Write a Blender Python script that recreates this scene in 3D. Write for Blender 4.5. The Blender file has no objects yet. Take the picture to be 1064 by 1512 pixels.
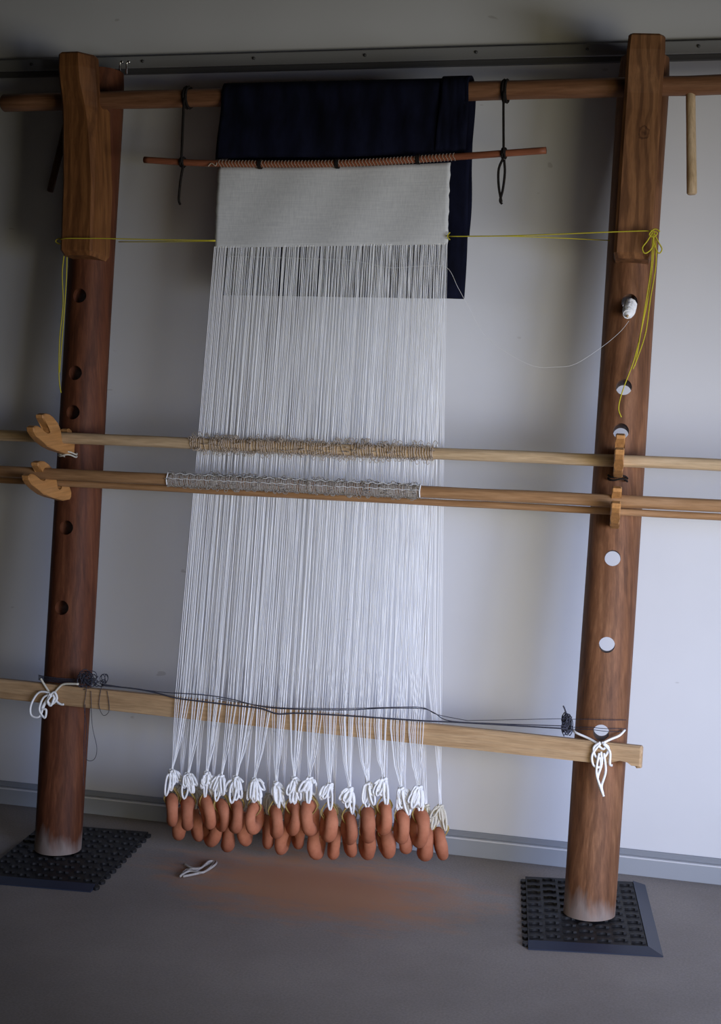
import bpy, bmesh, math, random
from mathutils import Vector, Matrix
random.seed(7)
rnd = random.uniform
PI = math.pi
scene = bpy.context.scene
C = scene.collection

# ------------------------------------------------------------ camera
F, YAW, PIT, ROLL = 2400.0, 0.2836, 0.10516, 0.02063
CAM = Vector((2.13076, -4.72123, 1.60004))
W, H, PX, PY = 1064, 1512, 519.0, 732.0
fwd = Vector((-math.sin(YAW)*math.cos(PIT), math.cos(YAW)*math.cos(PIT), -math.sin(PIT)))
r0 = Vector((math.cos(YAW), math.sin(YAW), 0)); u0 = r0.cross(fwd)
rgt = math.cos(ROLL)*r0 + math.sin(ROLL)*u0
up = -math.sin(ROLL)*r0 + math.cos(ROLL)*u0
cd = bpy.data.cameras.new('camera'); cam = bpy.data.objects.new('camera', cd); C.objects.link(cam)
cam.matrix_world = Matrix(((rgt.x, up.x, -fwd.x, CAM.x), (rgt.y, up.y, -fwd.y, CAM.y),
                           (rgt.z, up.z, -fwd.z, CAM.z), (0, 0, 0, 1)))
cd.sensor_fit = 'HORIZONTAL'; cd.sensor_width = 36; cd.lens = F*36/W
cd.shift_x = (W/2-PX)/W; cd.shift_y = -(H/2-PY)/W
cd.clip_end = 100
scene.camera = cam

# ------------------------------------------------------------ world, lights, exposure
wd = bpy.data.worlds.new('world'); scene.world = wd; wd.use_nodes = True
bg = wd.node_tree.nodes['Background']; bg.inputs[0].default_value = (1.0, 0.86, 0.72, 1); bg.inputs[1].default_value = 0.006
def area(name, loc, target, sx, sy, power, col, spread):
    l = bpy.data.lights.new(name, 'AREA'); l.shape = 'RECTANGLE'; l.size = sx; l.size_y = sy
    l.energy = power; l.color = col; l.spread = math.radians(spread)
    o = bpy.data.objects.new(name, l); C.objects.link(o); o.location = loc
    o.rotation_euler = (Vector(target)-Vector(loc)).to_track_quat('-Z', 'Y').to_euler()
    return o
# daylight from the window on the right, its sky light low; then added fills
area('window_light', (4.6, -2.6, 0.95), (1.25, 0.0, 1.0), 1.3, 1.0, 12.0, (0.88, 0.92, 1.0), 70)
area('sky_light', (4.1, -3.1, 1.25), (1.15, 0.0, 0.26), 1.8, 1.0, 11.5, (0.28, 0.45, 1.0), 52)
area('warm_fill', (3.6, -3.4, 1.0), (0.95, 0.0, 0.95), 1.0, 1.0, 5.0, (1.0, 0.90, 0.58), 62)  # added warm fill with no source of its own, balances the wall tones
area('front_fill', (2.8, -3.9, 1.2), (1.3, 0.0, 0.4), 2.0, 1.0, 4.0, (1.0, 0.92, 0.76), 50)  # unseen frontal fill, added to lift the lower wall
vs = scene.view_settings
vs.view_transform = 'Standard'; vs.look = 'None'; vs.gamma = 1.0; vs.exposure = -0.12; vs.use_curve_mapping = False

# ------------------------------------------------------------ loom frame: u along the wall, v up the leaning posts, n towards the viewer
D, AL = 0.40972, 0.12822
O = Vector((0, -D, 0)); U = Vector((1, 0, 0))
V = Vector((0, math.sin(AL), math.cos(AL))); N = Vector((0, -math.cos(AL), math.sin(AL)))
def T(u, v, n=0.0): return O + u*U + v*V + n*N
def ray(x, y): return (fwd + (x-PX)/F*rgt - (y-PY)/F*up)
def L(x, y, n):                         # where a line of sight meets the loom plane at offset n
    d = ray(x, y); t = ((O+n*N-CAM).dot(N))/d.dot(N); return CAM + t*d
def Y(x, y, yy):
    d = ray(x, y); return CAM + d*((yy-CAM.y)/d.y)
def Z(x, y, zz=0.0):
    d = ray(x, y); return CAM + d*((zz-CAM.z)/d.z)

# ------------------------------------------------------------ materials
def mat(name, col, rough=0.7, spec=0.3, metal=0.0):
    m = bpy.data.materials.new(name); m.use_nodes = True
    b = m.node_tree.nodes['Principled BSDF']
    b.inputs['Base Color'].default_value = (*col, 1); b.inputs['Roughness'].default_value = rough
    b.inputs['Specular IOR Level'].default_value = spec; b.inputs['Metallic'].default_value = metal
    return m
class NT:
    def __init__(s, m): s.t = m.node_tree; s.b = s.t.nodes['Principled BSDF']
    def n(s, typ, **k):
        x = s.t.nodes.new(typ)
        for a, v in k.items():
            if a.startswith('i_'): x.inputs[int(a[2:]) if a[2:].isdigit() else a[2:].replace('_', ' ')].default_value = v
            else: setattr(x, a, v)
        return x
    def l(s, a, b): s.t.links.new(a, b)
    def coords(s, scale, rot=(0, 0, 0)):
        tc = s.n('ShaderNodeTexCoord'); mp = s.n('ShaderNodeMapping')
        mp.inputs['Scale'].default_value = scale; mp.inputs['Rotation'].default_value = rot
        s.l(tc.outputs['Object'], mp.inputs[0]); return mp.outputs[0]
    def noise(s, vec, scale, detail=4, rough=.55, dist=0.0):
        x = s.n('ShaderNodeTexNoise'); x.inputs['Scale'].default_value = scale; x.inputs['Detail'].default_value = detail
        x.inputs['Roughness'].default_value = rough; x.inputs['Distortion'].default_value = dist
        s.l(vec, x.inputs['Vector']); return x.outputs['Fac']
    def ramp(s, fac, stops):
        x = s.n('ShaderNodeValToRGB'); e = x.color_ramp.elements
        while len(e) < len(stops): e.new(0.5)
        for k, (p, c) in enumerate(stops): e[k].position = p; e[k].color = (*c, 1)
        s.l(fac, x.inputs[0]); return x.outputs[0]
    def mix(s, fac, a, b, mode='MIX'):
        x = s.n('ShaderNodeMix', data_type='RGBA', blend_type=mode)
        for i, v in ((0, fac), (6, a), (7, b)):
            if hasattr(v, 'is_output'): s.l(v, x.inputs[i])
            else: x.inputs[i].default_value = v if i == 0 else (*v, 1)
        return x.outputs[2]
    def bump(s, h, strength, dist=0.002):
        x = s.n('ShaderNodeBump'); x.inputs['Strength'].default_value = strength; x.inputs['Distance'].default_value = dist
        s.l(h, x.inputs['Height']); s.l(x.outputs[0], s.b.inputs['Normal'])
    def base(s, c): s.l(c, s.b.inputs['Base Color'])
    def math(s, op, a, b=0.0):
        x = s.n('ShaderNodeMath', operation=op)
        for i, v in ((0, a), (1, b)):
            if hasattr(v, 'is_output'): s.l(v, x.inputs[i])
            else: x.inputs[i].default_value = v
        return x.outputs[0]

def wood(name, dark, mid, light, axis='z', rough=0.55, worn=False, scale=1.0, spec=0.25, knots=(), waves=0.0):
    m = mat(name, mid, rough, spec); t = NT(m)
    k = {'z': (1, 1, .06), 'x': (.06, 1, 1), 'y': (1, .06, 1)}[axis]
    v = t.coords(k)
    g = t.noise(v, 26*scale, 6, .6, 1.2)
    c = t.ramp(g, [(.28, dark), (.5, mid), (.72, light)])
    f = t.noise(v, 190*scale, 3, .7, 0)
    c2 = t.ramp(f, [(.3, (.72, .70, .68)), (.7, (1.08, 1.08, 1.08))])
    c = t.mix(1.0, c, c2, 'MULTIPLY')
    if waves:
        wv_ = t.n('ShaderNodeTexWave'); wv_.wave_type = 'BANDS'; wv_.bands_direction = 'X'
        wv_.inputs['Scale'].default_value = 9; wv_.inputs['Distortion'].default_value = 9; wv_.inputs['Detail'].default_value = 3; wv_.inputs['Detail Scale'].default_value = 1.6
        t.l(t.coords((1, 1, .22)), wv_.inputs['Vector'])
        c = t.mix(waves, c, t.ramp(wv_.outputs['Fac'], [(.15, (.50, .46, .44)), (.55, (1, 1, 1))]), 'MULTIPLY')
    for (kl, kr) in knots:
        mp = t.n('ShaderNodeMapping', vector_type='TEXTURE'); tc = t.n('ShaderNodeTexCoord'); t.l(tc.outputs['Object'], mp.inputs[0])
        mp.inputs['Location'].default_value = kl; mp.inputs['Scale'].default_value = (kr*.75, kr, kr)
        ln = t.n('ShaderNodeVectorMath', operation='LENGTH'); t.l(mp.outputs[0], ln.inputs[0])
        dd = t.math('ADD', ln.outputs['Value'], t.math('MULTIPLY', t.math('SUBTRACT', t.noise(t.coords((1, 1, 1)), 60, 3), .5), .9))
        c = t.mix(1.0, c, t.ramp(dd, [(.35, (.45, .40, .38)), (.62, (1, 1, 1)), (.85, (.42, .36, .33)), (1.15, (1, 1, 1))]), 'MULTIPLY')
    if worn:
        tc = t.n('ShaderNodeTexCoord'); sx = t.n('ShaderNodeSeparateXYZ'); t.l(tc.outputs['Object'], sx.inputs[0])
        nz = t.noise(t.coords((1, 1, .25)), 18, 4)
        h = t.math('ADD', sx.outputs[2], t.math('MULTIPLY', t.math('SUBTRACT', nz, 0.5), 0.22))
        w = t.ramp(h, [(.01, (.60, .60, .60)), (.075, (0, 0, 0))])
        c = t.mix(w, c, (.34, .30, .27))
    t.base(c); t.bump(f, .25, .0015)
    return m
def yarn(name, a, b, scale=400):
    m = mat(name, a, .95, .05); t = NT(m)
    t.base(t.ramp(t.noise(t.coords((1, 1, 1)), scale, 2), [(.3, a), (.7, b)])); return m

M = {}
# wall paint
m = mat('wall_paint', (.74, .74, .74), .85, .15); t = NT(m); v = t.coords((1, 1, 1))
c = t.ramp(t.noise(v, 1.6, 5), [(.3, (.70, .70, .71)), (.7, (.76, .76, .765))])
sp = t.ramp(t.noise(t.coords((.5, 1, 1.2)), 22, 2, .5), [(.735, (0, 0, 0)), (.76, (.45, .45, .45))])
t.base(t.mix(sp, c, (.42, .40, .38))); t.bump(t.noise(v, 60, 3), .12, .001); M['wall'] = m
m = mat('upper_wall_paint', (.6, .61, .6), .85, .15); M['wall_up'] = m
# floor with terracotta dust under the weights
m = mat('floor_lino', (.2, .17, .15), .6, .3); t = NT(m); v = t.coords((1, 1, 1))
c = t.ramp(t.noise(v, 2.4, 6, .6), [(.3, (.24, .212, .192)), (.7, (.315, .28, .255))])
c = t.mix(1.0, c, t.ramp(t.noise(v, 160, 2), [(.3, (.86, .86, .86)), (.7, (1.1, 1.1, 1.1))]), 'MULTIPLY')
dc = Z(468, 1308)
tc = t.n('ShaderNodeTexCoord'); mp = t.n('ShaderNodeMapping', vector_type='TEXTURE'); t.l(tc.outputs['Object'], mp.inputs[0])
mp.inputs['Location'].default_value = (dc.x, dc.y, 0); mp.inputs['Scale'].default_value = (.54, .33, 1); mp.inputs['Rotation'].default_value = (0, 0, -.1)
ln = t.n('ShaderNodeVectorMath', operation='LENGTH'); t.l(mp.outputs[0], ln.inputs[0])
d = t.math('ADD', ln.outputs['Value'], t.math('MULTIPLY', t.math('SUBTRACT', t.noise(t.coords((1, 2.6, 1)), 7, 6, .7), .5), 1.5))
mask = t.ramp(d, [(.40, (.95, .95, .95)), (1.0, (0, 0, 0))])
t.base(t.mix(mask, c, (.46, .24, .135))); M['floor'] = m
M['rail'] = mat('rail_grey_paint', (.31, .31, .315), .5, .4)
M['rail_dark'] = mat('rail_dark_lip', (.12, .12, .123), .5, .4)
M['skirt'] = mat('skirting_grey_paint', (.36, .38, .41), .5, .35)
M['skirt_cap'] = mat('skirting_cap_paint', (.27, .285, .31), .5, .35)
M['skirt_edge'] = mat('skirting_ledge_highlight', (.66, .67, .69), .4, .4)  # bright line of light on the ledge top, put in as lighter colour
M['chrome'] = mat('chrome', (.8, .8, .8), .2, .5, 1.0)
M['screw'] = mat('screw_dark', (.08, .08, .08), .4, .5)
M['post_red'] = wood('red_brown_timber', (.082, .025, .011), (.135, .043, .018), (.18, .064, .028), 'z', .62, True, waves=.5)
M['post_brown'] = wood('brown_timber', (.14, .060, .028), (.235, .102, .046), (.30, .142, .068), 'z', .62, True, waves=.5)
M['bracket'] = wood('orange_brown_timber', (.12, .045, .015), (.24, .095, .030), (.33, .145, .046), 'z', .6, scale=.8, waves=.5)
M['beam'] = wood('beam_timber', (.15, .065, .03), (.25, .115, .056), (.34, .17, .09), 'x', .5)
M['pale_x'] = wood('pale_rod_timber', (.48, .32, .17), (.60, .43, .25), (.68, .51, .32), 'x', .5)
M['pale_z'] = wood('pale_peg_timber', (.48, .32, .17), (.60, .43, .25), (.68, .51, .32), 'z', .5)
M['tan_x'] = wood('tan_rod_timber', (.28, .14, .06), (.40, .22, .10), (.50, .30, .16), 'x', .5)
M['bar'] = wood('shed_bar_timber', (.40, .24, .12), (.52, .34, .18), (.60, .42, .25), 'x', .55)
M['red_rod'] = wood('red_rod_timber', (.22, .068, .03), (.30, .10, .048), (.36, .14, .07), 'x', .5)
M['hook'] = wood('hook_timber', (.42, .19, .055), (.54, .26, .085), (.62, .32, .12), 'y', .5, scale=.7)
M['dark_peg'] = wood('dark_peg_timber', (.08, .04, .022), (.12, .06, .035), (.16, .085, .05), 'z', .6)
m = mat('navy_cloth', (.008, .009, .018), .9, .05); t = NT(m)
t.base(t.ramp(t.noise(t.coords((1, 1, .3)), 30, 4), [(.3, (.0055, .006, .011)), (.75, (.011, .0125, .030))])); M['navy'] = m
m = mat('white_linen', (.74, .74, .73), .95, .05); t = NT(m)
w1 = t.noise(t.coords((1, 1, .012)), 420, 3, .6); w2 = t.noise(t.coords((.03, 1, 1)), 300, 4, .6)
w = t.mix(.45, w1, w2); t.base(t.ramp(w, [(.3, (.60, .605, .60)), (.65, (.79, .79, .77))])); t.bump(w, .3, .001); M['linen'] = m
M['warp'] = mat('warp_thread', (.95, .95, .945), .9, .1)
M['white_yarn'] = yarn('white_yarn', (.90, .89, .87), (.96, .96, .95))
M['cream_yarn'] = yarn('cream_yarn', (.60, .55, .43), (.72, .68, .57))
M['dusty_yarn'] = yarn('dusty_yarn', (.36, .33, .30), (.50, .47, .44))
M['ochre_yarn'] = yarn('ochre_yarn', (.36, .25, .07), (.46, .33, .12))
M['grey_yarn'] = yarn('dark_grey_yarn', (.035, .036, .05), (.08, .08, .10))
M['black_yarn'] = yarn('black_yarn', (.012, .010, .009), (.03, .025, .022))
M['hemp'] = yarn('brown_linen_yarn', (.40, .32, .24), (.62, .52, .42))
M['hemp_grey'] = yarn('grey_linen_yarn', (.24, .205, .17), (.52, .48, .43))
M['yellow'] = yarn('yellow_cord', (.52, .44, .03), (.62, .54, .06))
m = mat('terracotta', (.42, .16, .085), .85, .15); t = NT(m); v = t.coords((1, 1, 1))
c = t.ramp(t.noise(v, 20, 5, .6), [(.3, (.40, .135, .068)), (.7, (.56, .225, .125))])
oi = t.n('ShaderNodeObjectInfo')
c = t.mix(1.0, c, t.ramp(oi.outputs['Random'], [(0, (.82, .80, .80)), (1, (1.1, 1.1, 1.1))]), 'MULTIPLY')
t.base(c); t.bump(t.noise(v, 55, 4), .35, .003); M['clay'] = m
M['rubber'] = mat('black_rubber', (.014, .014, .016), .55, .35)
M['rubber_edge'] = mat('rubber_edge_blue_sheen', (.022, .030, .055), .4, .5)  # black rubber with the blue of its glossy reflections put into the colour

# ------------------------------------------------------------ builders
def link(name, bm, m, parent=None, smooth=False):
    bmesh.ops.recalc_face_normals(bm, faces=bm.faces)
    if parent is not None:
        root = parent if parent.parent is None else parent.parent
        off = root.location
        bmesh.ops.translate(bm, verts=bm.verts, vec=-Vector(off))
    me = bpy.data.meshes.new(name); bm.to_mesh(me); bm.free()
    me.materials.append(m)
    if smooth:
        for p in me.polygons: p.use_smooth = True
    o = bpy.data.objects.new(name, me); C.objects.link(o)
    if parent is not None: o.parent = parent
    return o
def part(name, bm, m, parent, smooth=True, label=None, stuff=False):
    o = link(name, bm, m, parent, smooth)
    if label: o['label'] = label
    if stuff: o['kind'] = 'stuff'
    return o
def thing(name, label, cat, loc, group=None):
    o = bpy.data.objects.new(name, None); C.objects.link(o); o.location = loc; o.empty_display_size = .05
    o['label'] = label; o['category'] = cat
    if group: o['group'] = group
    return o
def struct(name, bm, m, smooth=False):
    o = link(name, bm, m, None, smooth); o['kind'] = 'structure'; return o
def box(bm, a, b, bev=0.0):
    r = bmesh.ops.create_cube(bm, size=1.0)
    for v in r['verts']: v.co = Vector([(a[i]+b[i])/2 + v.co[i]*(b[i]-a[i]) for i in range(3)])
    if bev:
        es = list({e for v in r['verts'] for e in v.link_edges})
        bmesh.ops.bevel(bm, geom=es, offset=bev, segments=2, affect='EDGES', profile=.5)
def tube(bm, pts, r, sides=6, caps=True, closed=False):
    pts = [Vector(p) for p in pts]; n = len(pts)
    rs = r if isinstance(r, (list, tuple)) else [r]*n
    rings = []; prev = None
    for i, p in enumerate(pts):
        if closed: d = pts[(i+1) % n]-pts[i-1]
        else: d = pts[min(i+1, n-1)]-pts[max(i-1, 0)]
        if d.length < 1e-9: d = Vector((0, 0, 1))
        d.normalize()
        if prev is None:
            a = Vector((0, 0, 1)) if abs(d.z) < .9 else Vector((1, 0, 0))
            x = d.cross(a).normalized()
        else:
            x = prev-d*prev.dot(d)
            x = x.normalized() if x.length > 1e-6 else d.orthogonal().normalized()
        prev = x; y = d.cross(x)
        rings.append([bm.verts.new(p+rs[i]*(math.cos(2*PI*k/sides)*x+math.sin(2*PI*k/sides)*y)) for k in range(sides)])
    m = n if closed else n-1
    for i in range(m):
        a, b = rings[i], rings[(i+1) % n]
        for k in range(sides): bm.faces.new((a[k], a[(k+1) % sides], b[(k+1) % sides], b[k]))
    if caps and not closed: bm.faces.new(rings[0][::-1]); bm.faces.new(rings[-1])
def spline(pts, k=6):
    pts = [Vector(p) for p in pts]; out = []
    for i in range(len(pts)-1):
        p0, p1, p2, p3 = pts[max(i-1, 0)], pts[i], pts[i+1], pts[min(i+2, len(pts)-1)]
        for j in range(k):
            s = j/k
            out.append(.5*((2*p1)+(p2-p0)*s+(2*p0-5*p1+4*p2-p3)*s*s+(3*p1-p0-3*p2+p3)*s**3))
    out.append(pts[-1]); return out
def rod(bm, a, b, r, sides=20, seg=16, wob=0.0, r2=None):
    a, b = Vector(a), Vector(b); pts = []; rs = []
    for i in range(seg+1):
        s = i/seg; p = a.lerp(b, s)
        p += Vector((0, rnd(-wob, wob), rnd(-wob, wob))); pts.append(p); rs.append((r+(r2-r)*s if r2 else r)*(1+rnd(-.02, .02)))
    d = (b-a).normalized(); e = r*.25
    pts = [a]+[a+d*e]+pts[1:-1]+[b-d*e]+[b]; rs = [rs[0]*.8, rs[0]]+rs[1:-1]+[rs[-1], rs[-1]*.8]
    tube(bm, pts, rs, sides)
def prism(bm, prof, c, A, B, E, half, bev=.003):
    """profile [(a,b)] in axes A,B about c, extruded +-half along E"""
    v0 = [bm.verts.new(c+a*A+b*B-half*E) for a, b in prof]; v1 = [bm.verts.new(c+a*A+b*B+half*E) for a, b in prof]
    f0 = bm.faces.new(v0[::-1]); f1 = bm.faces.new(v1); n = len(prof)
    for i in range(n): bm.faces.new((v0[i], v0[(i+1) % n], v1[(i+1) % n], v1[i]))
    if bev: bmesh.ops.bevel(bm, geom=list(f0.edges)+list(f1.edges), offset=bev, segments=1, affect='EDGES')
def bm_new(): return bmesh.new()

# ------------------------------------------------------------ setting
bm = bm_new(); box(bm, (-6, 0, -.02), (6, .12, 4.2)); struct('wall_back', bm, M['wall'])
bm = bm_new(); box(bm, (-6, -7, -.1), (6, .12, 0)); struct('floor', bm, M['floor'])
zr = 2.402
rail = thing('trim_1', 'grey rail', 'rail', (0, 0, zr)); del rail['label']; del rail['category']; rail['kind'] = 'structure'
bm = bm_new(); box(bm, (-6, -.03, zr-.036), (6, 0, zr), .003); part('rail_face', bm, M['rail'], rail, False)
bm = bm_new(); box(bm, (-6, -.022, zr-.052), (6, 0, zr-.0365), .002); part('rail_lip', bm, M['rail_dark'], rail, False)
sme = None
for k in range(-2, 10):
    px = 703+164*(k-4)
    p = Y(px, 73, -.03); q = Vector((p.x, -.031, zr-.016))
    if sme is None:
        bm = bm_new(); bmesh.ops.create_uvsphere(bm, u_segments=8, v_segments=4, radius=.005)
        s = link('screw', bm, M['screw'], None, True); s.parent = rail; s.location = q-Vector(rail.location); sme = s
    else:
        s = sme.copy(); C.objects.link(s); s.location = q-Vector(rail.location)
base = thing('baseboard_back', '', '', (0, 0, 0)); del base['label']; del base['category']; base['kind'] = 'structure'
bm = bm_new(); box(bm, (-6, -.016, 0), (6, 0, .052), .002); part('skirting_board', bm, M['skirt'], base, False)
bm = bm_new(); box(bm, (-6, -.022, .0525), (6, 0, .0575), .0015); part('skirting_ledge', bm, M['skirt_edge'], base, False)
bm = bm_new(); box(bm, (-6, -.010, .058), (6, 0, .076), .003); part('skirting_cap', bm, M['skirt_cap'], base, False)

# ------------------------------------------------------------ rubber mats
MAT_Z = .010
def mat_thing(label, c, ang, wx, wy, bevels, tabs):
    t = thing('rubber_mat', label, 'mat', (c.x, c.y, 0), 'rubber mats under the loom posts')
    R = Matrix.Rotation(ang, 4, 'Z')
    def place(o):
        o.matrix_parent_inverse = Matrix(); o.rotation_euler = (0, 0, ang)
    bw = .036
    bm = bm_new(); x0, x1, y0, y1 = -wx/2, wx/2, -wy/2, wy/2
    ix0 = x0; ix1 = x1-(bw if 'r' in bevels else 0); iy0 = y0+bw; iy1 = y1
    box(bm, (ix0, iy0, 0), (ix1, iy1, MAT_Z), .001)
    b = link('mat_base', bm, M['rubber']); b.parent = t; place(b)
    def wedge(name, pts):
        bm = bm_new(); lo = [bm.verts.new((x, y, 0)) for x, y, z in pts]; hi = [bm.verts.new((x, y, z)) for x, y, z in pts]
        bm.faces.new(lo[::-1]); bm.faces.new(hi)
        for i in range(4): bm.faces.new((lo[i], lo[(i+1) % 4], hi[(i+1) % 4], hi[i]))
        o = link(name, bm, M['rubber_edge']); o.parent = t; place(o); o['label'] = 'smooth black sloping edge strip with painted blue sheen'
    e = MAT_Z+.003
    wedge('edge_strip', [(x0, y0, .003), (x1, y0, .003), (ix1, iy0-.0005, e), (x0, iy0-.0005, e)])
    if 'r' in bevels: wedge('edge_strip', [(x1, y0+.0005, .003), (x1, y1, .003), (ix1+.0005, y1, e), (ix1+.0005, iy0, e)])
    # interlocking tabs
    sx = x0 if tabs == 'l' else x1; sg = -1 if tabs == 'l' else 1
    k = int(wy/.048)
    first = None
    for i in range(k):
        y = y0+.03+i*.048
        if first is None:
            bm = bm_new(); prism(bm, [(0, -.010), (.008, -.013), (.014, -.006), (.014, .006), (.008, .013), (0, .010)], Vector((0, 0, .004)), Vector((sg, 0, 0)), Vector((0, 1, 0)), Vector((0, 0, 1)), .004, 0)
            first = link('interlock_tab', bm, M['rubber']); first.parent = t; o = first
        else: o = first.copy(); C.objects.link(o)
        p = R @ Vector((sx+sg*.0005, y, 0)); o.location = p; o.rotation_euler = (0, 0, ang)
    # raised ridges
    nx = 7; ny = 10; first = None
    for i in range(nx):
        for j in range(ny):
            x = ix0+(i+.5)*(ix1-ix0)/nx; y = iy0+(j+.5+(.25 if i % 2 else -.0))*(iy1-iy0)/(ny+.3)
            if first is None:
                bm = bm_new(); pr = []
                for a in range(9):
                    th = PI*(.08+.84*a/8); pr.append((.019*math.cos(th), .016*math.sin(th)))
                for a in range(8, -1, -1):
                    th = PI*(.08+.84*a/8); pr.append((.010*math.cos(th), .007*math.sin(th)))
                prism(bm, pr, Vector((0, -.006, MAT_Z+.003)), Vector((1, 0, 0)), Vector((0, 1, 0)), Vector((0, 0, 1)), .003, 0)
                first = link('ridge', bm, M['rubber']); first.parent = t; o = first
            else: o = first.copy(); C.objects.link(o)
            o.location = R @ Vector((x, y, 0)); o.rotation_euler = (0, 0, ang)
    return t
rc = [Z(778, 1294, .006), Z(950, 1307, .006), Z(982, 1413, .006), Z(777, 1396, .006)]
c = sum(rc, Vector())/4
ang = math.atan2((rc[0]-rc[3]).y, (rc[0]-rc[3]).x)-PI/2
mat_thing('black ridged rubber mat under the right post, with black edge strips tinted by a painted blue sheen', c, (ang+math.atan2((rc[1]-rc[2]).y, (rc[1]-rc[2]).x)-PI/2)/2, .345, .54, 'r', 'l')
a1, a2 = Z(220, 1230, .006), Z(135, 1315, .006)
e1 = (a1-a2).normalized(); ang = math.atan2(e1.y, e1.x)-PI/2
ex = Vector((math.cos(ang), math.sin(ang), 0))
c = (a1+a2)/2-ex*.175
mat_thing('black ridged rubber mat under the left post, cut by the photo edge', c, ang, .345, (a1-a2).length, '', 'r')

# ------------------------------------------------------------ posts
def apply_cut(o, cutter):
    md = o.modifiers.new('cut', 'BOOLEAN'); md.object = cutter; md.solver = 'EXACT'; md.operation = 'DIFFERENCE'
    bpy.context.view_layer.update()
    me = bpy.data.meshes.new_from_object(o.evaluated_get(bpy.context.evaluated_depsgraph_get()))
    o.modifiers.clear(); o.data = me
    cm = cutter.data; bpy.data.objects.remove(cutter); bpy.data.meshes.remove(cm)
def make_post(label, base_px, top_px, holes, phi, mt, r, brk):
    b, a = L(*base_px, 0), L(*top_px, 0)
    ax = (a-b).normalized()
    zb = MAT_Z+.0062
    bottom = b+ax*((zb-b.z)/ax.z)
    topv = 2.362*math.cos(AL)
    top = b+ax*((topv-b.z)/ax.z)
    Fw = (N*math.cos(phi)+U*math.sin(phi)); Fw = (Fw-ax*Fw.dot(ax)).normalized(); S = ax.cross(Fw).normalized()
    if S.x < 0: S = -S
    t = thing('loom_post', label, 'post', bottom, 'leaning posts of the loom')
    bm = bm_new(); n = 48; seg = 30; rings = []
    for i in range(seg+1):
        s = i/seg; p = bottom.lerp(top, s); ring = []
        for k in range(n):
            th = 2*PI*k/n; rr = r*(1+.012*math.sin(3*th+s*5)+.008*math.sin(5*th-s*9))*(1.0+.02*math.sin(s*7))
            if i == seg: rr *= .93
            q = p+rr*(math.cos(th)*S+math.sin(th)*Fw)
            if i == 0: q = q+ax*((zb-q.z)/ax.z)
            ring.append(bm.verts.new(q))
        rings.append(ring)
    for i in range(seg):
        for k in range(n): bm.faces.new((rings[i][k], rings[i][(k+1) % n], rings[i+1][(k+1) % n], rings[i+1][k]))
    bm.faces.new(rings[0][::-1]); bm.faces.new(rings[-1])
    sh = link('shaft', bm, mt, t, True)
    bm = bm_new()
    for (hx, hy) in holes:
        q = L(hx, hy, r*.9)
        s = (q-b).dot(ax); q0 = b+ax*s
        hd = (Fw+ax*.03).normalized()
        tube(bm, [q0-hd*.12, q0+hd*.12], .0215, 24)
    cut = link('cutter', bm, mt, t)
    apply_cut(sh, cut)
    for p in sh.data.polygons: p.use_smooth = True
    try: sh.data.set_sharp_from_angle(angle=math.radians(40))
    except Exception: pass
    # beam rest: a hooked block with a bevelled edge on the front of the post
    bm = bm_new(); prev = None
    sl = brk
    for (v, nf, nb, h0, h1, ch) in sl:
        p = b+ax*v
        ring = [bm.verts.new(p+x*S+y*Fw) for x, y in ((h0, nb), (h0, nf-.008), (h0+.008, nf), (h1-ch*.8-.004, nf), (h1, nf-ch-.006), (h1, nb))]
        if prev:
            for k in range(6): bm.faces.new((prev[k], prev[(k+1) % 6], ring[(k+1) % 6], ring[k]))
        else: bm.faces.new(ring)
        prev = ring; last = ring
    bm.faces.new(last[::-1])
    bmat = M['bracket']
    if base_px[0] > 500: bmat = wood('knotty_brown_timber', (.15, .060, .023), (.26, .115, .045), (.33, .155, .064), 'z', .6, scale=.8, waves=.7, knots=[(L(950, 195, .165)-bottom, .022)])
    part('beam_rest', bm, bmat, t, False, 'lighter hooked wooden block carrying the top beam')
    return t, b, ax, Fw, S
def brk(h0, h1, chs, t0, t1, nb):
    def w(v):
        q = min(1, max(0, (v-1.95)/.40)); return h0+(t0-h0)*q, h1+(t1-h1)*q
    out = []
    for v, nf, b_, ins, c in [(1.785, .135, nb+.01, .006, 0), (1.80, .148, nb, 0, .02), (2.0, .153, nb, 0, .12), (2.10, .158, nb, 0, .3), (2.18, .160, nb, 0, .55),
            (2.222, .165, nb+.001, 0, .75), (2.229, .167, .045, 0, .78), (2.236, .169, .072, 0, .8), (2.248, .172, .100, 0, .85), (2.265, .178, .116, 0, .95), (2.29, .187, .121, 0, 1),
            (2.33, .196, .124, 0, 1), (2.366, .198, .128, .002, 1), (2.372, .193, .134, .006, 1)]:
        a, b = w(v); out.append((v, nf, b_, a+ins, b-ins, c*chs))
    return out
PL = make_post('dark reddish round loom post on the left, leaning back to the wall', (85.5, 1262), (134, 400),
               [(121, 438), (116, 552), (110, 610), (98, 780), (89, 898)], 0.0, M['post_red'], .070, brk(-.034, .068, .036, -.052, .050, .020))
PR = make_post('brown round loom post on the right, white wall showing through its holes', (869, 1355), (932, 400),
               [(931, 447), (923, 573), (917, 638), (903, 825), (893, 953), (882, 1082)], .12, M['post_brown'], .070, brk(-.05, .05, .011, -.05, .05, .045))
# small metal clips on the left post top
for px in (177, 187):
    p = L(px, 99, .0)
    bm = bm_new(); tube(bm, [p+Vector((0, 0, -.02)), p+Vector((0, 0, .012)), p+Vector((.006, .0, .018)), p+Vector((.010, 0, .012))], .0035, 8)
    part('metal_clip', bm, M['chrome'], PL[0], True, 'small shiny clip on the post top')

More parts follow.
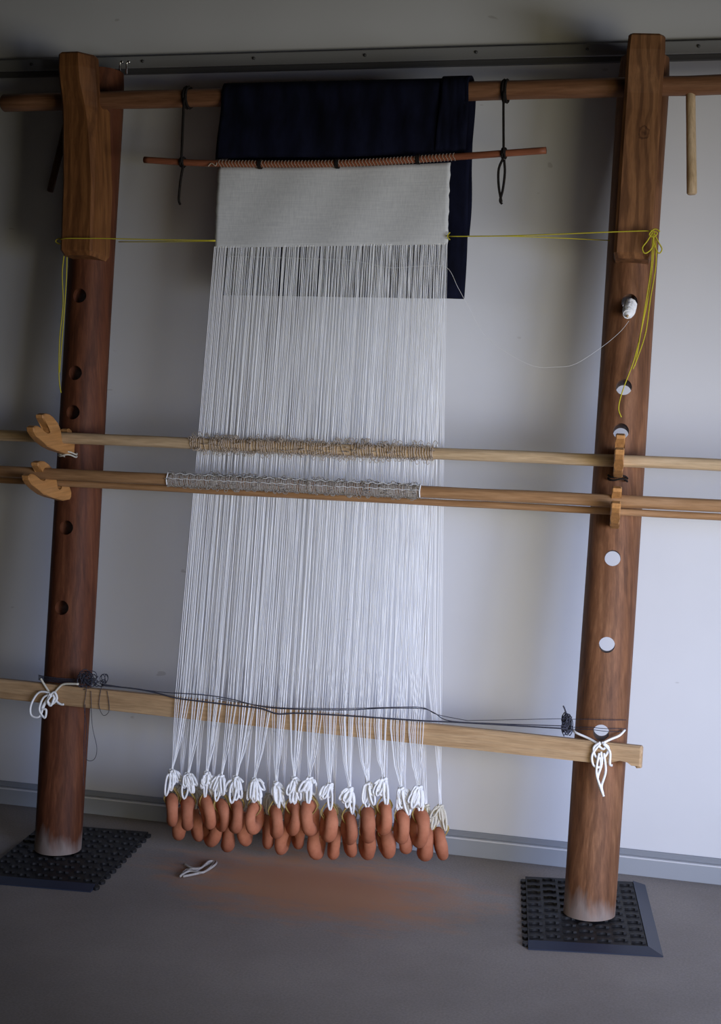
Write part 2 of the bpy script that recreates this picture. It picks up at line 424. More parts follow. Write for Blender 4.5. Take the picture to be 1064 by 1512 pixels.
# ------------------------------------------------------------ top beam with its pegs
BV, BN, BR = 2.257, .095, .0265
bl = T(-.305, 2.249, BN); br = T(2.35, 2.262, BN)
beam = thing('cloth_beam', 'round brown top beam lying across both posts', 'beam', bl)
bm = bm_new(); rod(bm, bl, br, BR, 24, 30, .0008); part('beam_shaft', bm, M['beam'], beam)
a, b2 = L(1019, 128, BN-.0), L(1021, 287, BN+.01)
bm = bm_new(); rod(bm, a, b2, .0125, 16, 6, 0, .0135); part('turning_peg', bm, M['pale_z'], beam, True, 'pale peg hanging below the beam end')
a, b2 = L(106, 150, BN), L(74, 283, .02)
bm = bm_new(); rod(bm, a, b2, .011, 12, 6); part('turning_peg', bm, M['dark_peg'], beam, True, 'dark slanting peg behind the left post')

# ------------------------------------------------------------ navy cloth over the beam
ua, ub = (L(323, 200, .135)-O).dot(U), (L(686, 200, .135)-O).dot(U)
def drape(bm, ua, ub, vf, vb, off, skew=0.0, nx=60):
    prof = []
    fr = BR+off
    for i in range(13): prof.append((BN+fr+.004*math.sin(i*.5), vf+(BV-vf)*i/12))
    for i in range(1, 9): th = PI*i/9; prof.append((BN+fr*math.cos(th), BV+fr*math.sin(th)))
    for i in range(25): prof.append((BN-fr-.030*(i/24)**.7, BV-(BV-vb)*i/24))
    grid = []
    for k in range(nx+1):
        s = k/nx; col = []
        for i, (n, v) in enumerate(prof):
            dn = .0025*math.sin(s*23+i*.4)+.002*math.sin(s*57+1.3*i*.2)
            dv = .003*math.sin(s*9)+skew*(s-.5) if i < 12 else 0
            edge = (1 if i < 13 else 0)*(-.008*(1-i/12)*(1-s))
            e2 = .006*math.sin(i*.35) if k in (0, nx) else 0
            col.append(bm.verts.new(T(ua+(ub-ua)*s+edge+e2*.4, v+dv*(1-i/12 if i < 12 else 0), n+(dn if abs(n-BN) > .02 else 0))))
        grid.append(col)
    for k in range(nx):
        for i in range(len(prof)-1): bm.faces.new((grid[k][i], grid[k+1][i], grid[k+1][i+1], grid[k][i+1]))
def solid(o, th):
    md = o.modifiers.new('thickness', 'SOLIDIFY'); md.thickness = th; md.offset = 0
vfb = (L(500, 231, .13)-O).dot(V); vbb = (L(640, 440, .04)-O).dot(V)
nav = thing('navy_cloth', 'dark navy cloth folded over the top beam above the white weaving', 'cloth', T((ua+ub)/2, BV, BN))
bm = bm_new(); drape(bm, ua, ub, vfb, vbb, .008, .012); o = part('cloth_layer', bm, M['navy'], nav); solid(o, .003)
bm = bm_new(); drape(bm, ub-.075, ub+.004, vfb+.012, vbb+.18, .0135, 0, 10); o = part('cloth_fold', bm, M['navy'], nav, True, 'narrow extra fold at the right edge'); solid(o, .003)

# ------------------------------------------------------------ heading rod, cords
HN = .150
hp = [(213, 236), (320, 241.5), (500, 241.5), (664, 232), (806, 222)]
hpts = spline([L(x, y, HN) for x, y in hp], 8)
hr = thing('heading_rod', 'thin red-brown rod hung below navy cloth, white weaving laced to it', 'rod', hpts[len(hpts)//2])
bm = bm_new(); tube(bm, hpts, .0095, 12); hrs = part('rod_shaft', bm, M['red_rod'], hr)
bm = bm_new()
N_L = 70
def along(pts, s):
    s = max(0, min(.9999, s))*(len(pts)-1); i = int(s); return pts[i].lerp(pts[i+1], s-i)
x0h, x1h = L(322, 241, HN).x, L(672, 232, HN).x
def rod_at(x):
    for i in range(len(hpts)-1):
        if hpts[i].x <= x <= hpts[i+1].x: return hpts[i].lerp(hpts[i+1], (x-hpts[i].x)/(hpts[i+1].x-hpts[i].x))
    return hpts[-1]
for i in range(N_L):
    x = x0h+(x1h-x0h)*(i+.5)/N_L; c = rod_at(x); rr = .0108
    pts = [c+rr*(math.cos(2*PI*k/8)*N+math.sin(2*PI*k/8)*V)+Vector((.006*k/8, 0, 0)) for k in range(8)]
    tube(bm, pts, .0008, 4, closed=True)
tube(bm, spline([rod_at(x0h)+N*.011, L(318, 245, HN+.012), L(312, 241, HN+.012), L(307, 246, HN+.012)], 4), .0016, 5)
part('lacing', bm, M['hemp'], hrs, True, 'fine pale lacing thread wound around the rod', True)
for px in (384, 498, 617):
    x = L(px, 236, HN).x; c = rod_at(x); bm = bm_new()
    for q in range(3):
        pts = [c+Vector((q*.0035-.003, 0, 0))+.0125*(math.cos(2*PI*k/10)*N+math.sin(2*PI*k/10)*V) for k in range(10)]
        tube(bm, pts, .0022, 6, closed=True)
    part('binding', bm, M['black_yarn'], hrs, True, 'short dark binding')
def hang_cord(label, px, rod_px, tail):
    top = L(px, 140, BN); t = thing('hanging_cord', label, 'cord', top, 'dark cords holding up the heading rod')
    bm = bm_new()
    c = T((top-O).dot(U), 2.254, BN)
    for q in (-.004, .004):
        pts = [c+Vector((q, 0, 0))+(BR+.004)*(math.cos(2*PI*k/14)*N+math.sin(2*PI*k/14)*V) for k in range(14)]
        tube(bm, pts, .0038, 6, closed=True)
    part('beam_loop', bm, M['black_yarn'], t)
    bm = bm_new()
    rp = rod_at(L(rod_px[0], rod_px[1], HN).x)
    tube(bm, spline([c+N*(BR+.004)-V*.01, c.lerp(rp, .5)+N*.022, rp+N*.013+V*.012, rp+N*.0145-V*.004]), .0036, 6)
    for q in (-.004, .003):
        pts = [rp+Vector((q, 0, 0))+.0132*(math.cos(2*PI*k/10)*N+math.sin(2*PI*k/10)*V) for k in range(10)]
        tube(bm, pts, .0034, 6, closed=True)
    part('cord_drop', bm, M['black_yarn'], t)
    bm = bm_new()
    for tl in tail:
        tube(bm, spline([L(x, y, HN+.017) for x, y in tl]), .0036, 6)
    part('cord_tail', bm, M['black_yarn'], t)
hang_cord('dark cord from beam to heading rod, left of the navy cloth', 278, (270, 238), [[(270, 245), (266, 270), (264, 294), (266, 302)]])
hang_cord('dark looped cord from beam to heading rod, right of the navy cloth', 746, (744, 228), [[(743, 233), (736, 250), (736, 275), (740, 298)], [(744, 236), (745, 255), (742, 280), (738, 296), (741, 301)]])

# ------------------------------------------------------------ white weaving with its warp
WN = .142; WB = .112                                # offsets of the warp at the heading rod and at the shed bar
wl_t, wr_t = L(322, 247, WN), L(665, 240, WN)
wl_b, wr_b = L(316, 366, WN-.002), L(660.5, 361, WN-.002)
wv = thing('weaving', 'white linen weaving begun at the top of a long white warp', 'textile', (wl_t+wr_t)/2)
bm = bm_new(); g = []; nx, ny = 60, 20
for i in range(ny+1):
    s = i/ny; row = []
    for k in range(nx+1):
        q = k/nx; p = wl_t.lerp(wr_t, q).lerp(wl_b.lerp(wr_b, q), s)
        p = p-V*.006*math.sin(PI*q)*(1-s)+N*.002*math.sin(q*19+s*4)
        if k in (0, nx): p = p+U*rnd(-.0018, .0018)
        row.append(bm.verts.new(p))
    g.append(row)
for i in range(ny):
    for k in range(nx): bm.faces.new((g[i][k], g[i][k+1], g[i+1][k+1], g[i+1][k]))
o = part('woven_cloth', bm, M['linen'], wv, True, 'dense finished cloth with uneven white weft'); solid(o, .0015)

# loom weights: (x, top y, bottom y, yaw offset)
front = [(253.5, 1171, 1220, .0), (277, 1176, 1226, -.1), (306, 1174, 1224, .1), (327, 1179, 1228, .08), (348, 1181, 1231, .1), (376, 1184, 1230, -.55), (407, 1189, 1238, .05),
         (433, 1182, 1233, .1), (457, 1182, 1234, -.35), (486, 1191, 1243, .15), (515.5, 1197, 1247, .12), (543, 1189, 1244, .0), (567, 1183, 1232, .15), (593, 1197, 1245, .1), (619, 1195, 1251, .15)]
back = [(266, 1190, 1240), (290, 1193, 1243), (313, 1200, 1251), (337, 1206, 1256), (362, 1199, 1250), (396, 1202, 1253), (418, 1213, 1263), (440, 1205, 1255), (467, 1218, 1268),
        (494, 1218, 1268), (516, 1215, 1265), (542, 1219, 1269), (569, 1218, 1268), (598, 1211, 1261), (629, 1218, 1270), (650, 1219, 1270)]
YF, YB = -.478, -.290
FV = .5
# threads
def thread(bm, pts, r): tube(bm, pts, r, 4, caps=False)
knots_f = [Y(x+rnd(-1, 1), t_-30, YF) for x, t_, b_, a in front]
knots_b = [Y(x, t_-26, YB) for x, t_, b_ in back]
NF = 150
bmf = bm_new()
bl_, br_ = L(258.5, 1026, WB), L(626, 1082, WB)
for i in range(NF):
    q = (i+.5)/NF+rnd(-.35, .35)/NF*1.6
    q = min(max(q, 0), 1)
    top = wl_b.lerp(wr_b, q)+V*.004
    j = min(len(knots_f)-1, int(q*len(knots_f)))
    qm = q+((j+.5)/len(knots_f)-q)*.10
    mid = bl_.lerp(br_, min(1, max(0, qm+rnd(-.003, .003))))+N*rnd(0, .003)
    kn = knots_f[j]
    m0 = top.lerp(mid, .45)+U*rnd(-.0025, .0025)+N*rnd(-.001, .001)
    low = mid-V*.055+N*.001
    thread(bmf, [top, m0, mid, low.lerp(kn, .42), kn+Vector((rnd(-.003, .003), rnd(-.003, .003), 0))], rnd(.0007, .00105))
part('warp_threads', bmf, M['warp'], wv, True, 'front warp threads passing over the shed bar', True)
NBK = 260
bmb = bm_new()
for i in range(NBK):
    q = min(max((i+.5)/NBK+rnd(-.5, .5)/NBK*1.6, 0), 1)
    top = wl_b.lerp(wr_b, q)+V*.004-N*.003
    j = min(len(knots_b)-1, int(q*len(knots_b)))
    kn = knots_b[j]
    sp = knots_b[0].x+(knots_b[-1].x-knots_b[0].x)*q
    mid = Vector((sp, YB-.012, .62)); mid = mid.lerp(Vector((top.x, mid.y, mid.z)), .05)
    m0 = top.lerp(mid, .5)+U*rnd(-.0025, .0025)
    thread(bmb, [top, m0, mid, kn+Vector((rnd(-.003, .003), rnd(-.003, .003), 0))], rnd(.0005, .0008))
part('warp_threads', bmb, M['warp'], wv, True, 'rear warp threads hanging behind the shed bar', True)
# loose weft thread running to the bobbin
bm = bm_new()
wt = spline([L(x, y, n) for x, y, n in [(330, 378, .16), (460, 382, .16), (520, 385, .16), (575, 395, .158), (620, 393, .158), (658, 394, .158), (676, 425, .15), (690, 450, .13), (720, 500, .11), (780, 538, .1), (820, 542, .1), (850, 537, .1), (890, 511, .1), (915, 490, .105), (928, 474, .12)]], 6)
tube(bm, wt, .00045, 4); part('weft_thread', bm, M['white_yarn'], wv, True, 'thin loose weft thread leading to the bobbin')

# ------------------------------------------------------------ bobbin in the top hole of the right post
bo = L(930, 452, .075); bobd = (N*.86-V*.5+U*.02).normalized()
bb = thing('bobbin', 'white yarn bobbin stuck in the top hole of the right post', 'bobbin', bo)
bm = bm_new(); tube(bm, [bo-bobd*.05, bo-bobd*.02, bo+bobd*.0, bo+bobd*.03, bo+bobd*.055, bo+bobd*.066], [.006, .011, .0165, .0165, .012, .005], 16)
wy = part('wound_yarn', bm, M['white_yarn'], bb)
bm = bm_new()
for i in range(16):
    s = -.01+.066*i/15; rr = .0168 if s < .035 else .0168-(s-.035)*.2
    x = bobd.orthogonal().normalized(); y = bobd.cross(x)
    tube(bm, [bo+bobd*(s+.004*math.sin(2*PI*k/10+i))+rr*(math.cos(2*PI*k/10)*x+math.sin(2*PI*k/10)*y) for k in range(10)], .0014, 4, closed=True)
part('yarn_turns', bm, M['white_yarn'], wy, True, None, True)
bm = bm_new(); tube(bm, [bo-bobd*.07, bo+bobd*.074], .003, 8); part('quill', bm, M['pale_z'], bb)

# ------------------------------------------------------------ hooked rod brackets in the post holes
HP = [(.335, 1.262), (.320, 1.2685), (.304, 1.269), (.287, 1.265), (.262, 1.254), (.245, 1.249), (.232, 1.251), (.229, 1.258), (.240, 1.270), (.262, 1.283), (.281, 1.293), (.283, 1.302), (.262, 1.308), (.240, 1.308), (.215, 1.302), (.185, 1.285), (.163, 1.268),
      (.160, 1.245), (.152, 1.231), (.138, 1.227), (.125, 1.232), (.120, 1.245), (.119, 1.272), (.108, 1.276), (.094, 1.273), (.080, 1.258), (.076, 1.236), (.064, 1.234), (.058, 1.225), (.058, 1.212), (.064, 1.204), (.107, 1.199), (.184, 1.206), (.235, 1.213), (.272, 1.225), (.31, 1.238), (.330, 1.250)]
def hook(label, post, dn, dv, half=.0125, du=0.0):
    t_, b, ax, Fw, S = post
    bs = b+ax*(1.22+dv)+Fw*.07+S*du
    t = thing('rod_hook', label, 'hook', bs, 'wooden hooks carrying the heddle rods')
    bm = bm_new(); prism(bm, [(n+dn, v+dv) for n, v in HP], b+S*du, Fw, ax, S, half, .003)
    hb = part('hook_body', bm, M['hook'], t, False)
    return hb, bs
h1 = hook('upper orange wooden hook on the left post, holding one rod', PL, 0, 0)
h2 = hook('lower orange wooden hook on the left post, under the double rods', PL, .012, -.137)
h3 = hook('upper wooden hook on the right post, holding one rod', PR, 0, .002)
h4 = hook('lower wooden hook on the right post, clasping the double rods', PR, .012, -.135)
# cord rings lashing the upper hooks
for (t, bs), P, lab in ((h1, PL, 'pale lashing with dark end'), (h3, PR, 'dark twisted lashing loop')):
    _, b, ax, Fw, S = P
    bm = bm_new(); c = b+ax*1.204
    for q in range(2):
        pts = []
        for k in range(24):
            th = 2*PI*k/24
            pts.append(c+Fw*(.085+.028*math.cos(th))+S*(.026*math.sin(th))+ax*(-.008*q+.003*math.sin(th*3)))
        tube(bm, pts, .0026, 6, closed=True)
    part('lashing', bm, M['cream_yarn'] if P is PL else M['black_yarn'], t, True, lab)

# ------------------------------------------------------------ heddle rods
def winding(bm, a, b, r, turns, tr, jit, seg=8, loops=0, ll=.012, gap=4):
    d = (b-a); ln = d.length; d = d.normalized(); x = d.orthogonal().normalized(); y = d.cross(x)
    pos = [0.0]
    for i in range(turns): pos.append(pos[-1]+rnd(.4, 1.6)*(1 if rnd(0, 1) > .05 else gap))
    k = ln/pos[-1]
    pts = []
    for i in range(turns):
        for j in range(seg):
            th = 2*PI*j/seg; rr = r+rnd(-jit, jit)*.5+jit*.5
            s = pos[i]+(pos[i+1]-pos[i])*j/seg
            pts.append(a+d*(s*k+rnd(-jit, jit)*.4)+rr*(math.cos(th)*x+math.sin(th)*y))
    tube(bm, pts, tr, 4)
    for i in range(loops):
        s = rnd(0, 1); th = rnd(0, 2*PI); L_ = rnd(.4, 1.0)*ll
        o = math.cos(th)*x+math.sin(th)*y; c = a+d*(s*ln)+o*r
        w = rnd(.003, .007); tl = d*rnd(-.006, .006)
        tube(bm, spline([c-d*w*.5, c+o*L_*.6-d*w+tl, c+o*L_+tl, c+o*L_*.6+d*w+tl, c+d*w*.5], 3), tr*.7, 3)
def hu(px, py, n): return (L(px, py, n)-O).dot(U)
R1N, R1V, R1R = .140, 1.2435, .0163
a, b2 = T(-.75, R1V-.002, R1N), T(2.6, R1V+.004, R1N)
hd1 = thing('heddle_rod', 'pale upper heddle rod wound with fuzzy brown linen loops', 'rod', T(.7, R1V, R1N))
bm = bm_new(); rod(bm, a, b2, R1R, 20, 30, .0008); part('rod_shaft', bm, M['pale_x'], hd1)
def r1(u): s = (u+.75)/3.35; return a1_.lerp(b1_, s)
a1_, b1_ = a, b2
bm = bm_new(); winding(bm, r1(hu(283, 655, R1N)), r1(hu(641, 670, R1N)), R1R+.002, 105, .0012, .0035, 8, 420, .017)
part('heddle_loops', bm, M['hemp'], hd1, True, 'fuzzy brown linen yarn wound along the rod', True)
R2N, R2V, R2R = .247, 1.134, .0165
a, b2 = T(-.75, R2V-.002, R2N), T(2.6, R2V+.004, R2N)
hd2 = thing('heddle_rod', 'tan lower heddle rod bound tightly with grey linen', 'rod', T(.7, R2V, R2N))
bm = bm_new(); rod(bm, a, b2, R2R, 20, 30, .0008); part('rod_shaft', bm, M['tan_x'], hd2)
a1_, b1_ = a, b2
ra, rb = r1(hu(249, 715, R2N)), r1(hu(621, 737, R2N))
bm = bm_new(); winding(bm, ra, rb, R2R+.0015, 200, .0015, .0014, 8, 260, .010, 1.5)
hl2 = part('heddle_loops', bm, M['hemp_grey'], hd2, True, 'grey linen heddle yarn bound along the rod', True)
bm = bm_new()
pts = [ra.lerp(rb, i/120)+N*(R2R+.0028+.0008*math.sin(i*2.1))+V*(.003+.0014*math.sin(i*1.5)) for i in range(121)]
tube(bm, pts, .0009, 4)
pts = [ra.lerp(rb, i/120)+N*(R2R*.5+.003)+V*(R2R*.85+.003+.002*math.sin(i*1.3)) for i in range(121)]
tube(bm, pts, .0010, 4); tube(bm, spline([ra+V*.02+N*.01, ra+N*.02, ra-V*.015+N*.014], 4), .0016, 4)
tube(bm, spline([rb+V*.02+N*.01, rb+N*.021, rb-V*.016+N*.014], 4), .0018, 4)
part('chain_cord', bm, M['white_yarn'], hl2, True, 'whitish cord chained along the grey binding')
# the thinner rod lying behind and under it
a, b2 = T(-.75, R2V-.024, .152), T(2.6, R2V-.0235, .152)
th = thing('thin_rod', 'thin brown rod lying just below the grey-bound heddle rod', 'rod', T(.7, R2V-.027, .152))
bm = bm_new(); rod(bm, a, b2, .0095, 14, 30, .0006); part('rod_shaft', bm, M['tan_x'], th)

# ------------------------------------------------------------ shed bar tied to the posts
SN = .088; hn = .017
q0, q1 = T(-.75, .497, SN), L(948, 1117, SN)
ax = (q1-q0).normalized(); upv = (V-ax*V.dot(ax)).normalized(); ft = N
sb = thing('shed_bar', 'flat pale wooden bar tied low across both posts', 'bar', T(.78, .48, SN))
ln = (q1-q0).length; hh = .0285
bm = bm_new()
prof = [(0, -hh), (0, hh), (ln*.5, hh+.001), (ln-.004, hh), (ln, hh-.005), (ln, -hh-.001), (ln-.012, -hh-.003), (ln-.022, -hh+.008), (ln-.036, -hh+.017), (ln-.055, -hh+.013), (ln-.09, -hh+.002), (ln-.12, -hh), (ln*.5, -hh)]
prism(bm, prof, q0, ax, upv, ft, hn, .006)
part('bar_body', bm, M['bar'], sb, False)
def rope(bm, pts, r=.0034, k=5): tube(bm, spline(pts, k), r, 6)
FNT = SN+hn+.006
rt = thing('rope_tie', 'white cord tied in a bow on the shed bar at the left post', 'cord', L(75, 1030, FNT), 'white cords tying the shed bar to the posts')
def LL(n, *pp): return [L(x, y, n) for x, y in pp]
bm = bm_new(); rope(bm, LL(FNT, (60, 1002), (66, 1012), (74, 1024))); rope(bm, LL(FNT, (116, 1010), (95, 1010), (86, 1016), (78, 1026)))
part('rope_strand', bm, M['cream_yarn'], rt)
bm = bm_new()
for lp in ([(76, 1024), (58, 1022), (46, 1040), (46, 1056), (58, 1058), (66, 1040), (76, 1027)], [(76, 1025), (64, 1030), (58, 1048), (66, 1060), (68, 1048), (62, 1046), (70, 1032), (78, 1026)], [(72, 1028), (80, 1022), (84, 1032), (76, 1040), (70, 1034), (74, 1024)], [(78, 1026), (84, 1036), (90, 1040), (94, 1040)], [(75, 1028), (70, 1036), (75, 1042), (80, 1030)]):
    rope(bm, LL(FNT+.006+rnd(0, .008), *lp), .0034)
part('bow_loop', bm, M['white_yarn'], rt)
rt2 = thing('rope_tie', 'white cord knotted on the shed bar at the right post, ends hanging', 'cord', L(887, 1105, FNT), 'white cords tying the shed bar to the posts')
bm = bm_new(); rope(bm, [L(846, 1078, .06), L(850, 1082, .085), L(868, 1090, .095), L(882, 1098, FNT)]); rope(bm, [L(922, 1078, .05), L(914, 1086, .08), L(900, 1092, .095), L(888, 1098, FNT)])
part('rope_strand', bm, M['white_yarn'], rt2)
bm = bm_new()
for lp in ([(886, 1096), (876, 1104), (880, 1118), (892, 1118), (898, 1104), (888, 1096)], [(886, 1098), (874, 1114), (876, 1130), (886, 1132), (886, 1118)], [(890, 1098), (900, 1110), (900, 1128), (904, 1130)], [(884, 1112), (880, 1140), (886, 1162), (891, 1176)], [(891, 1112), (894, 1138), (888, 1160), (890, 1172)], [(887, 1110), (888, 1128), (882, 1150), (888, 1170)], [(882, 1100), (890, 1106), (896, 1100)]):
    rope(bm, LL(FNT+.004+rnd(0, .008), *lp), .0034)
part('knot_loop', bm, M['white_yarn'], rt2)

# ------------------------------------------------------------ dark spacing cord along the warp
sc = thing('spacing_cord', 'dark grey cord chained across the warp above the shed bar, tangled at both ends', 'cord', L(450, 1050, .12))
bm = bm_new()
CN = .122
tube(bm, spline(LL(CN, (150, 1012), (200, 1017), (235, 1024), (262, 1031), (300, 1036), (350, 1042), (385, 1046), (410, 1054), (440, 1053), (500, 1056), (560, 1060), (620, 1064), (665, 1066), (720, 1069), (838, 1076)), 8), .0022, 5)
tube(bm, spline(LL(CN+.003, (150, 1010), (230, 1021), (300, 1026), (340, 1032), (380, 1042), (410, 1046), (470, 1048), (520, 1048), (560, 1046), (620, 1046), (640, 1052), (662, 1064), (720, 1068), (836, 1072)), 8), .0014, 5)
tube(bm, spline(LL(CN-.004, (320, 1031), (400, 1044), (470, 1046), (520, 1046), (590, 1044), (625, 1045), (645, 1055), (690, 1064)), 6), .0010, 5)
part('chain_strand', bm, M['grey_yarn'], sc)
bm = bm_new()
tube(bm, spline(LL(.11, (690, 1064), (840, 1061)), 4), .0008, 4)
for y0_, y1_ in ((1061, 1063), (1073, 1076), (1076, 1080)):
    tube(bm, spline([L(836, y0_, .09), L(846, y0_+1, .068), L(870, y0_+1, .088), L(896, y1_, .088), L(924, y1_, .050)], 5), .0009, 4)
for y0_ in (999, 1001, 1003, 1005):
    tube(bm, spline([L(57, y0_-2, .03), L(66, y0_, .075), L(90, y0_+3, .085), L(115, y0_+4, .075), L(132, y0_+4, .04)], 5), .0014, 4)
part('post_wrap', bm, M['grey_yarn'], sc)
def tangle(bm, cx, cy, n, rx, ry, cnt, r=.0011):
    for i in range(cnt):
        x, y = cx+rnd(-rx, rx)*.5, cy+rnd(-ry, ry)*.5; a0 = rnd(0, 6); s1, s2 = rnd(.3, 1)*rx*.6, rnd(.3, 1)*ry*.7
        pts = [L(x+s1*math.cos(a0+k*.9)*(1-.04*k), y+s2*math.sin(a0+k*.9)+rnd(-2, 2), n+rnd(-.008, .012)) for k in range(8)]
        tube(bm, spline(pts, 4), r, 4)
bm = bm_new(); tangle(bm, 130, 1004, .1, 22, 14, 22); tangle(bm, 150, 1006, .1, 14, 10, 6)
for tl in ([(128, 1012), (126, 1030), (124, 1044), (128, 1080), (126, 1118), (138, 1122), (143, 1105), (136, 1070), (134, 1020)], [(150, 1012), (146, 1040), (152, 1056), (160, 1052), (161, 1040), (158, 1020)], [(126, 1040), (124, 1090), (123, 1160)]):
    tube(bm, spline(LL(.108, *tl), 5), .0009, 4)
part('yarn_tangle', bm, M['grey_yarn'], sc)
bm = bm_new(); tangle(bm, 836, 1068, .10, 11, 17, 26, .0014)
tube(bm, spline(LL(.1, (838, 1060), (833, 1046), (831, 1042)), 4), .002, 4)
part('yarn_tangle', bm, M['grey_yarn'], sc)

# ------------------------------------------------------------ yellow tension cords
yc = thing('tension_cord', 'yellow cord from the weaving to the left post, its end hanging', 'cord', L(200, 354, .15), 'yellow cords stretching the weaving sideways')
bm = bm_new()
tube(bm, spline([L(318, 355, .145), L(240, 354, .155), L(149, 352, .165), L(130, 352, .166), L(97, 352, .162), L(88, 354, .14)], 5), .0017, 5)
tube(bm, spline([L(318, 356, .145), L(240, 357, .12), L(175, 357, .06)], 5), .0014, 5)
part('cord_strand', bm, M['yellow'], yc)
bm = bm_new(); tube(bm, spline(LL(.13, (98, 355), (88, 352), (82, 356), (88, 360), (98, 356)), 4), .0018, 5)
tube(bm, spline(LL(.10, (97, 362), (92, 400), (93, 450), (88, 500), (87, 555), (90, 580)), 5), .0017, 5)
tube(bm, spline(LL(.10, (99, 362), (98, 410), (94, 470), (90, 520), (88, 550)), 5), .0017, 5)
part('cord_tail', bm, M['yellow'], yc)
yc2 = thing('tension_cord', 'yellow cord from the weaving to the right post, tied in a bow', 'cord', L(800, 348, .15), 'yellow cords stretching the weaving sideways')
bm = bm_new()
tube(bm, spline([L(661, 349, .145), L(760, 348, .165), L(915, 342, .175), L(958, 341, .176), L(966, 343, .165)], 5), .0017, 5)
tube(bm, spline([L(661, 349, .145), L(760, 349, .12), L(900, 355, .05)], 5), .0014, 5)
tube(bm, spline(LL(.147, (664, 343), (660, 349), (664, 354)), 4), .0017, 5)
part('cord_strand', bm, M['yellow'], yc2)
bm = bm_new()
BWN = .185
for lp in ([(963, 343), (955, 356), (948, 366), (952, 374), (962, 366), (965, 348)], [(964, 343), (972, 358), (977, 368), (972, 374), (966, 362), (963, 346)], [(960, 340), (970, 344), (964, 350), (958, 346), (966, 338), (974, 342)]):
    tube(bm, spline(LL(BWN, *lp), 5), .0019, 5)
part('bow_loop', bm, M['yellow'], yc2)
bm = bm_new()
tn = .10
for tl in ([(965, 346, BWN), (964, 380, .15), (958, 430, .085), (948, 480, .08), (936, 530, .085), (922, 568, .088), (915, 590, .09), (913, 605, .09), (917, 616, .09)], [(967, 346, BWN), (968, 390, .14), (960, 440, .085), (953, 490, .08), (942, 525, .085), (934, 545, .085)], [(963, 346, BWN), (961, 392, .14), (954, 440, .085), (944, 500, .083), (937, 540, .085)]):
    tube(bm, spline([L(*p) for p in tl], 5), .0016, 5)
part('cord_tail', bm, M['yellow'], yc2)

# ------------------------------------------------------------ loom weights, yarn knots
def ring_mesh(bm, R_, r_, seed, fl=1.0):
    rs = random.Random(seed); ph = [rs.uniform(0, 6) for _ in range(6)]
    nu, nv = 28, 14; vs_ = []
    for i in range(nu):
        a = 2*PI*i/nu; row = []
        rr = r_*(1+.09*math.sin(a+ph[0])+.07*math.sin(2*a+ph[1])+.03*math.sin(5*a+ph[2])); RR = R_*(1+.04*math.sin(2*a+ph[3]))
        for k in range(nv):
            b = 2*PI*k/nv; q = rr*(1+.04*math.sin(2*b+ph[4]+a))
            row.append(bm.verts.new((q*math.sin(b)*fl, (RR+q*math.cos(b))*math.cos(a), (RR+q*math.cos(b))*math.sin(a))))
        vs_.append(row)
    for i in range(nu):
        for k in range(nv): bm.faces.new((vs_[i][k], vs_[(i+1) % nu][k], vs_[(i+1) % nu][(k+1) % nv], vs_[i][(k+1) % nv]))
ords = ['first', 'second', 'third', 'fourth', 'fifth', 'sixth', 'seventh', 'eighth', 'ninth', 'tenth', 'eleventh', 'twelfth', 'thirteenth', 'fourteenth', 'fifteenth', 'sixteenth']
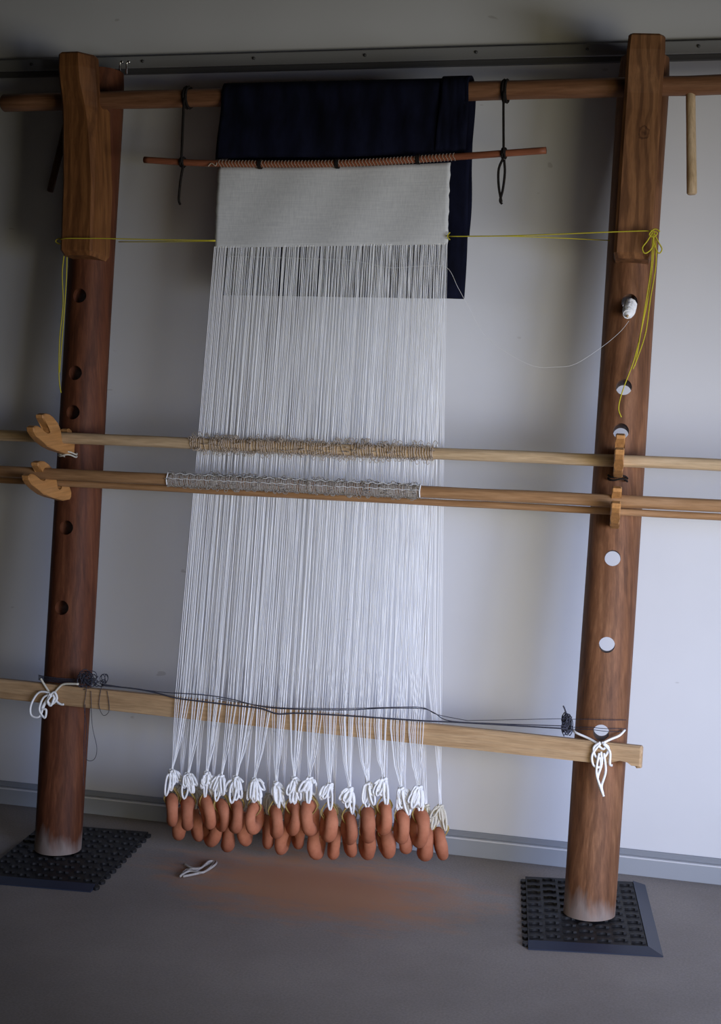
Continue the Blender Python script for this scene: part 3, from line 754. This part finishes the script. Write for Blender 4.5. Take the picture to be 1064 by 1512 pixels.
def weight(x, yt, yb, yy, dyaw, label, group, kn, mt_y, seed, nloops):
    c = Y(x, (yt+yb)/2, yy); hgt = (Y(x, yt, yy)-Y(x, yb, yy)).z
    t = thing('loom_weight', label, 'weight', c, group)
    Rr = hgt/2; r_ = Rr*rnd(.335, .385); R_ = Rr-r_
    vd = c-CAM; yaw = math.atan2(vd.y, vd.x)-PI/2+dyaw
    bm = bm_new(); ring_mesh(bm, R_, r_, seed, rnd(.88, 1.02))
    rot = Matrix.Rotation(yaw, 4, 'Z') @ Matrix.Rotation(rnd(-.2, .2), 4, 'Y')
    bmesh.ops.transform(bm, matrix=Matrix.Translation(c) @ rot, verts=bm.verts)
    part('clay_ring', bm, M['clay'], t)
    # tie through the ring
    ra = rot.to_3x3() @ Vector((1, 0, 0)); bm = bm_new()
    topz = c+Vector((0, 0, R_)); kb = Vector((kn.x, kn.y, kn.z-.03)).lerp(topz, .25)
    for q in range(3):
        o = Vector((0, rnd(-.008, .008), 0)); s = r_+.004
        bt = topz+Vector((0, 0, -r_-.004))
        tube(bm, spline([kb+o+ra*.004, topz+ra*s+o+Vector((0, 0, .004)), bt+ra*.006+o, bt-ra*.006+o, topz-ra*s+o+Vector((0, 0, .004)), kb+o-ra*.004], 4), .0016, 5)
    part('tie_loop', bm, M['ochre_yarn'], t)
    # white yarn knot with hanging loops
    bm = bm_new(); rv = Vector((rgt.x, rgt.y, 0)).normalized(); fv = Vector((-fwd.x, -fwd.y, 0)).normalized()
    k0 = Vector(kn); lean = rnd(-.9, .9); kz = rnd(.8, 1.2)
    for q in range(3):
        z = .006-.007*q
        tube(bm, [k0+rv*(.0075*math.cos(a*.9))+fv*(.0075*math.sin(a*.9))+Vector((0, 0, z+.003*math.sin(a*1.7+q))) for a in range(7)], .0036, 6, closed=True)
    for q in range(nloops):
        ln_ = rnd(.022, .058)*kz; sd = (lean*.7+rnd(-1, 1))*.017*kz; w = rnd(.003, .008); fo = fv*rnd(0.002, .017)
        if q == 0: ln_ = .064
        if q == 1: ln_ = rnd(.02, .035); sd = .024*(1 if lean > 0 else -1); w = .006
        up_ = rnd(-.002, .010)
        tip = k0+rv*sd*1.15-Vector((0, 0, ln_))+fo
        tube(bm, spline([k0+fo*.3, k0+rv*(sd*.5-w)+Vector((0, 0, up_-ln_*.2))+fo, k0+rv*(sd*.95-w)-Vector((0, 0, ln_*.7))+fo, tip, k0+rv*(sd*.95+w)-Vector((0, 0, ln_*.7))+fo*1.2, k0+rv*(sd*.5+w)-Vector((0, 0, ln_*.2-up_))+fo, k0+fo*.2], 3), rnd(.0030, .0042), 5)
    for q in range(2):
        sd = rnd(.008, .024)*(1 if lean+rnd(-.3, .3) > 0 else -1)
        tube(bm, spline([k0, k0+rv*sd*.6+Vector((0, 0, rnd(.004, .010)))+fv*.008, k0+rv*sd*1.2+Vector((0, 0, rnd(-.016, .0)))+fv*.012], 4), .0032, 5)
    part('yarn_knot', bm, mt_y, t)
for i, (x, yt, yb, dy) in enumerate(front):
    lab = 'terracotta ring weight in the front row, %s from the left, under white yarn' % ords[i]
    if i == 0: lab = 'terracotta ring weight at the left end of the front row, under frayed white yarn'
    if i == 5: lab = 'terracotta ring weight in the front row turned to show its hole, sixth from the left'
    if i == len(front)-1: lab = 'large terracotta ring weight at the right end of the front row'
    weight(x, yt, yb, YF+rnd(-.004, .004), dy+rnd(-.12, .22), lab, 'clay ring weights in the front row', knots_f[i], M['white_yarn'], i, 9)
for i, (x, yt, yb) in enumerate(back):
    lab = 'terracotta ring weight in the shaded back row, %s from the left' % ords[i]
    if i == len(back)-1: lab = 'terracotta ring weight at the far right of the back row, cream yarn above it'
    if i == len(back)-2: lab = 'terracotta ring weight in the back row, half hidden by the last front weight'
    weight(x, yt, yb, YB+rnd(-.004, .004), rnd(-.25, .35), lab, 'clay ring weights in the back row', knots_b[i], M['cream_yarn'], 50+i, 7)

# ------------------------------------------------------------ white yarn scrap on the floor
ys = thing('yarn_scrap', 'loose white yarn scrap lying on the dusty floor', 'yarn', Z(290, 1284))
bm = bm_new()
for lp in ([(268, 1292), (280, 1286), (300, 1288), (316, 1274), (308, 1272), (296, 1282), (280, 1284), (268, 1292)], [(272, 1276), (284, 1282), (298, 1280), (316, 1272), (318, 1276), (304, 1286), (290, 1290), (270, 1294)], [(266, 1294), (276, 1284), (290, 1286), (302, 1276)]):
    tube(bm, spline([Z(x, y, .004+rnd(0, .006)) for x, y in lp], 5), .0036, 6)
part('yarn_strand', bm, M['dusty_yarn'], ys)
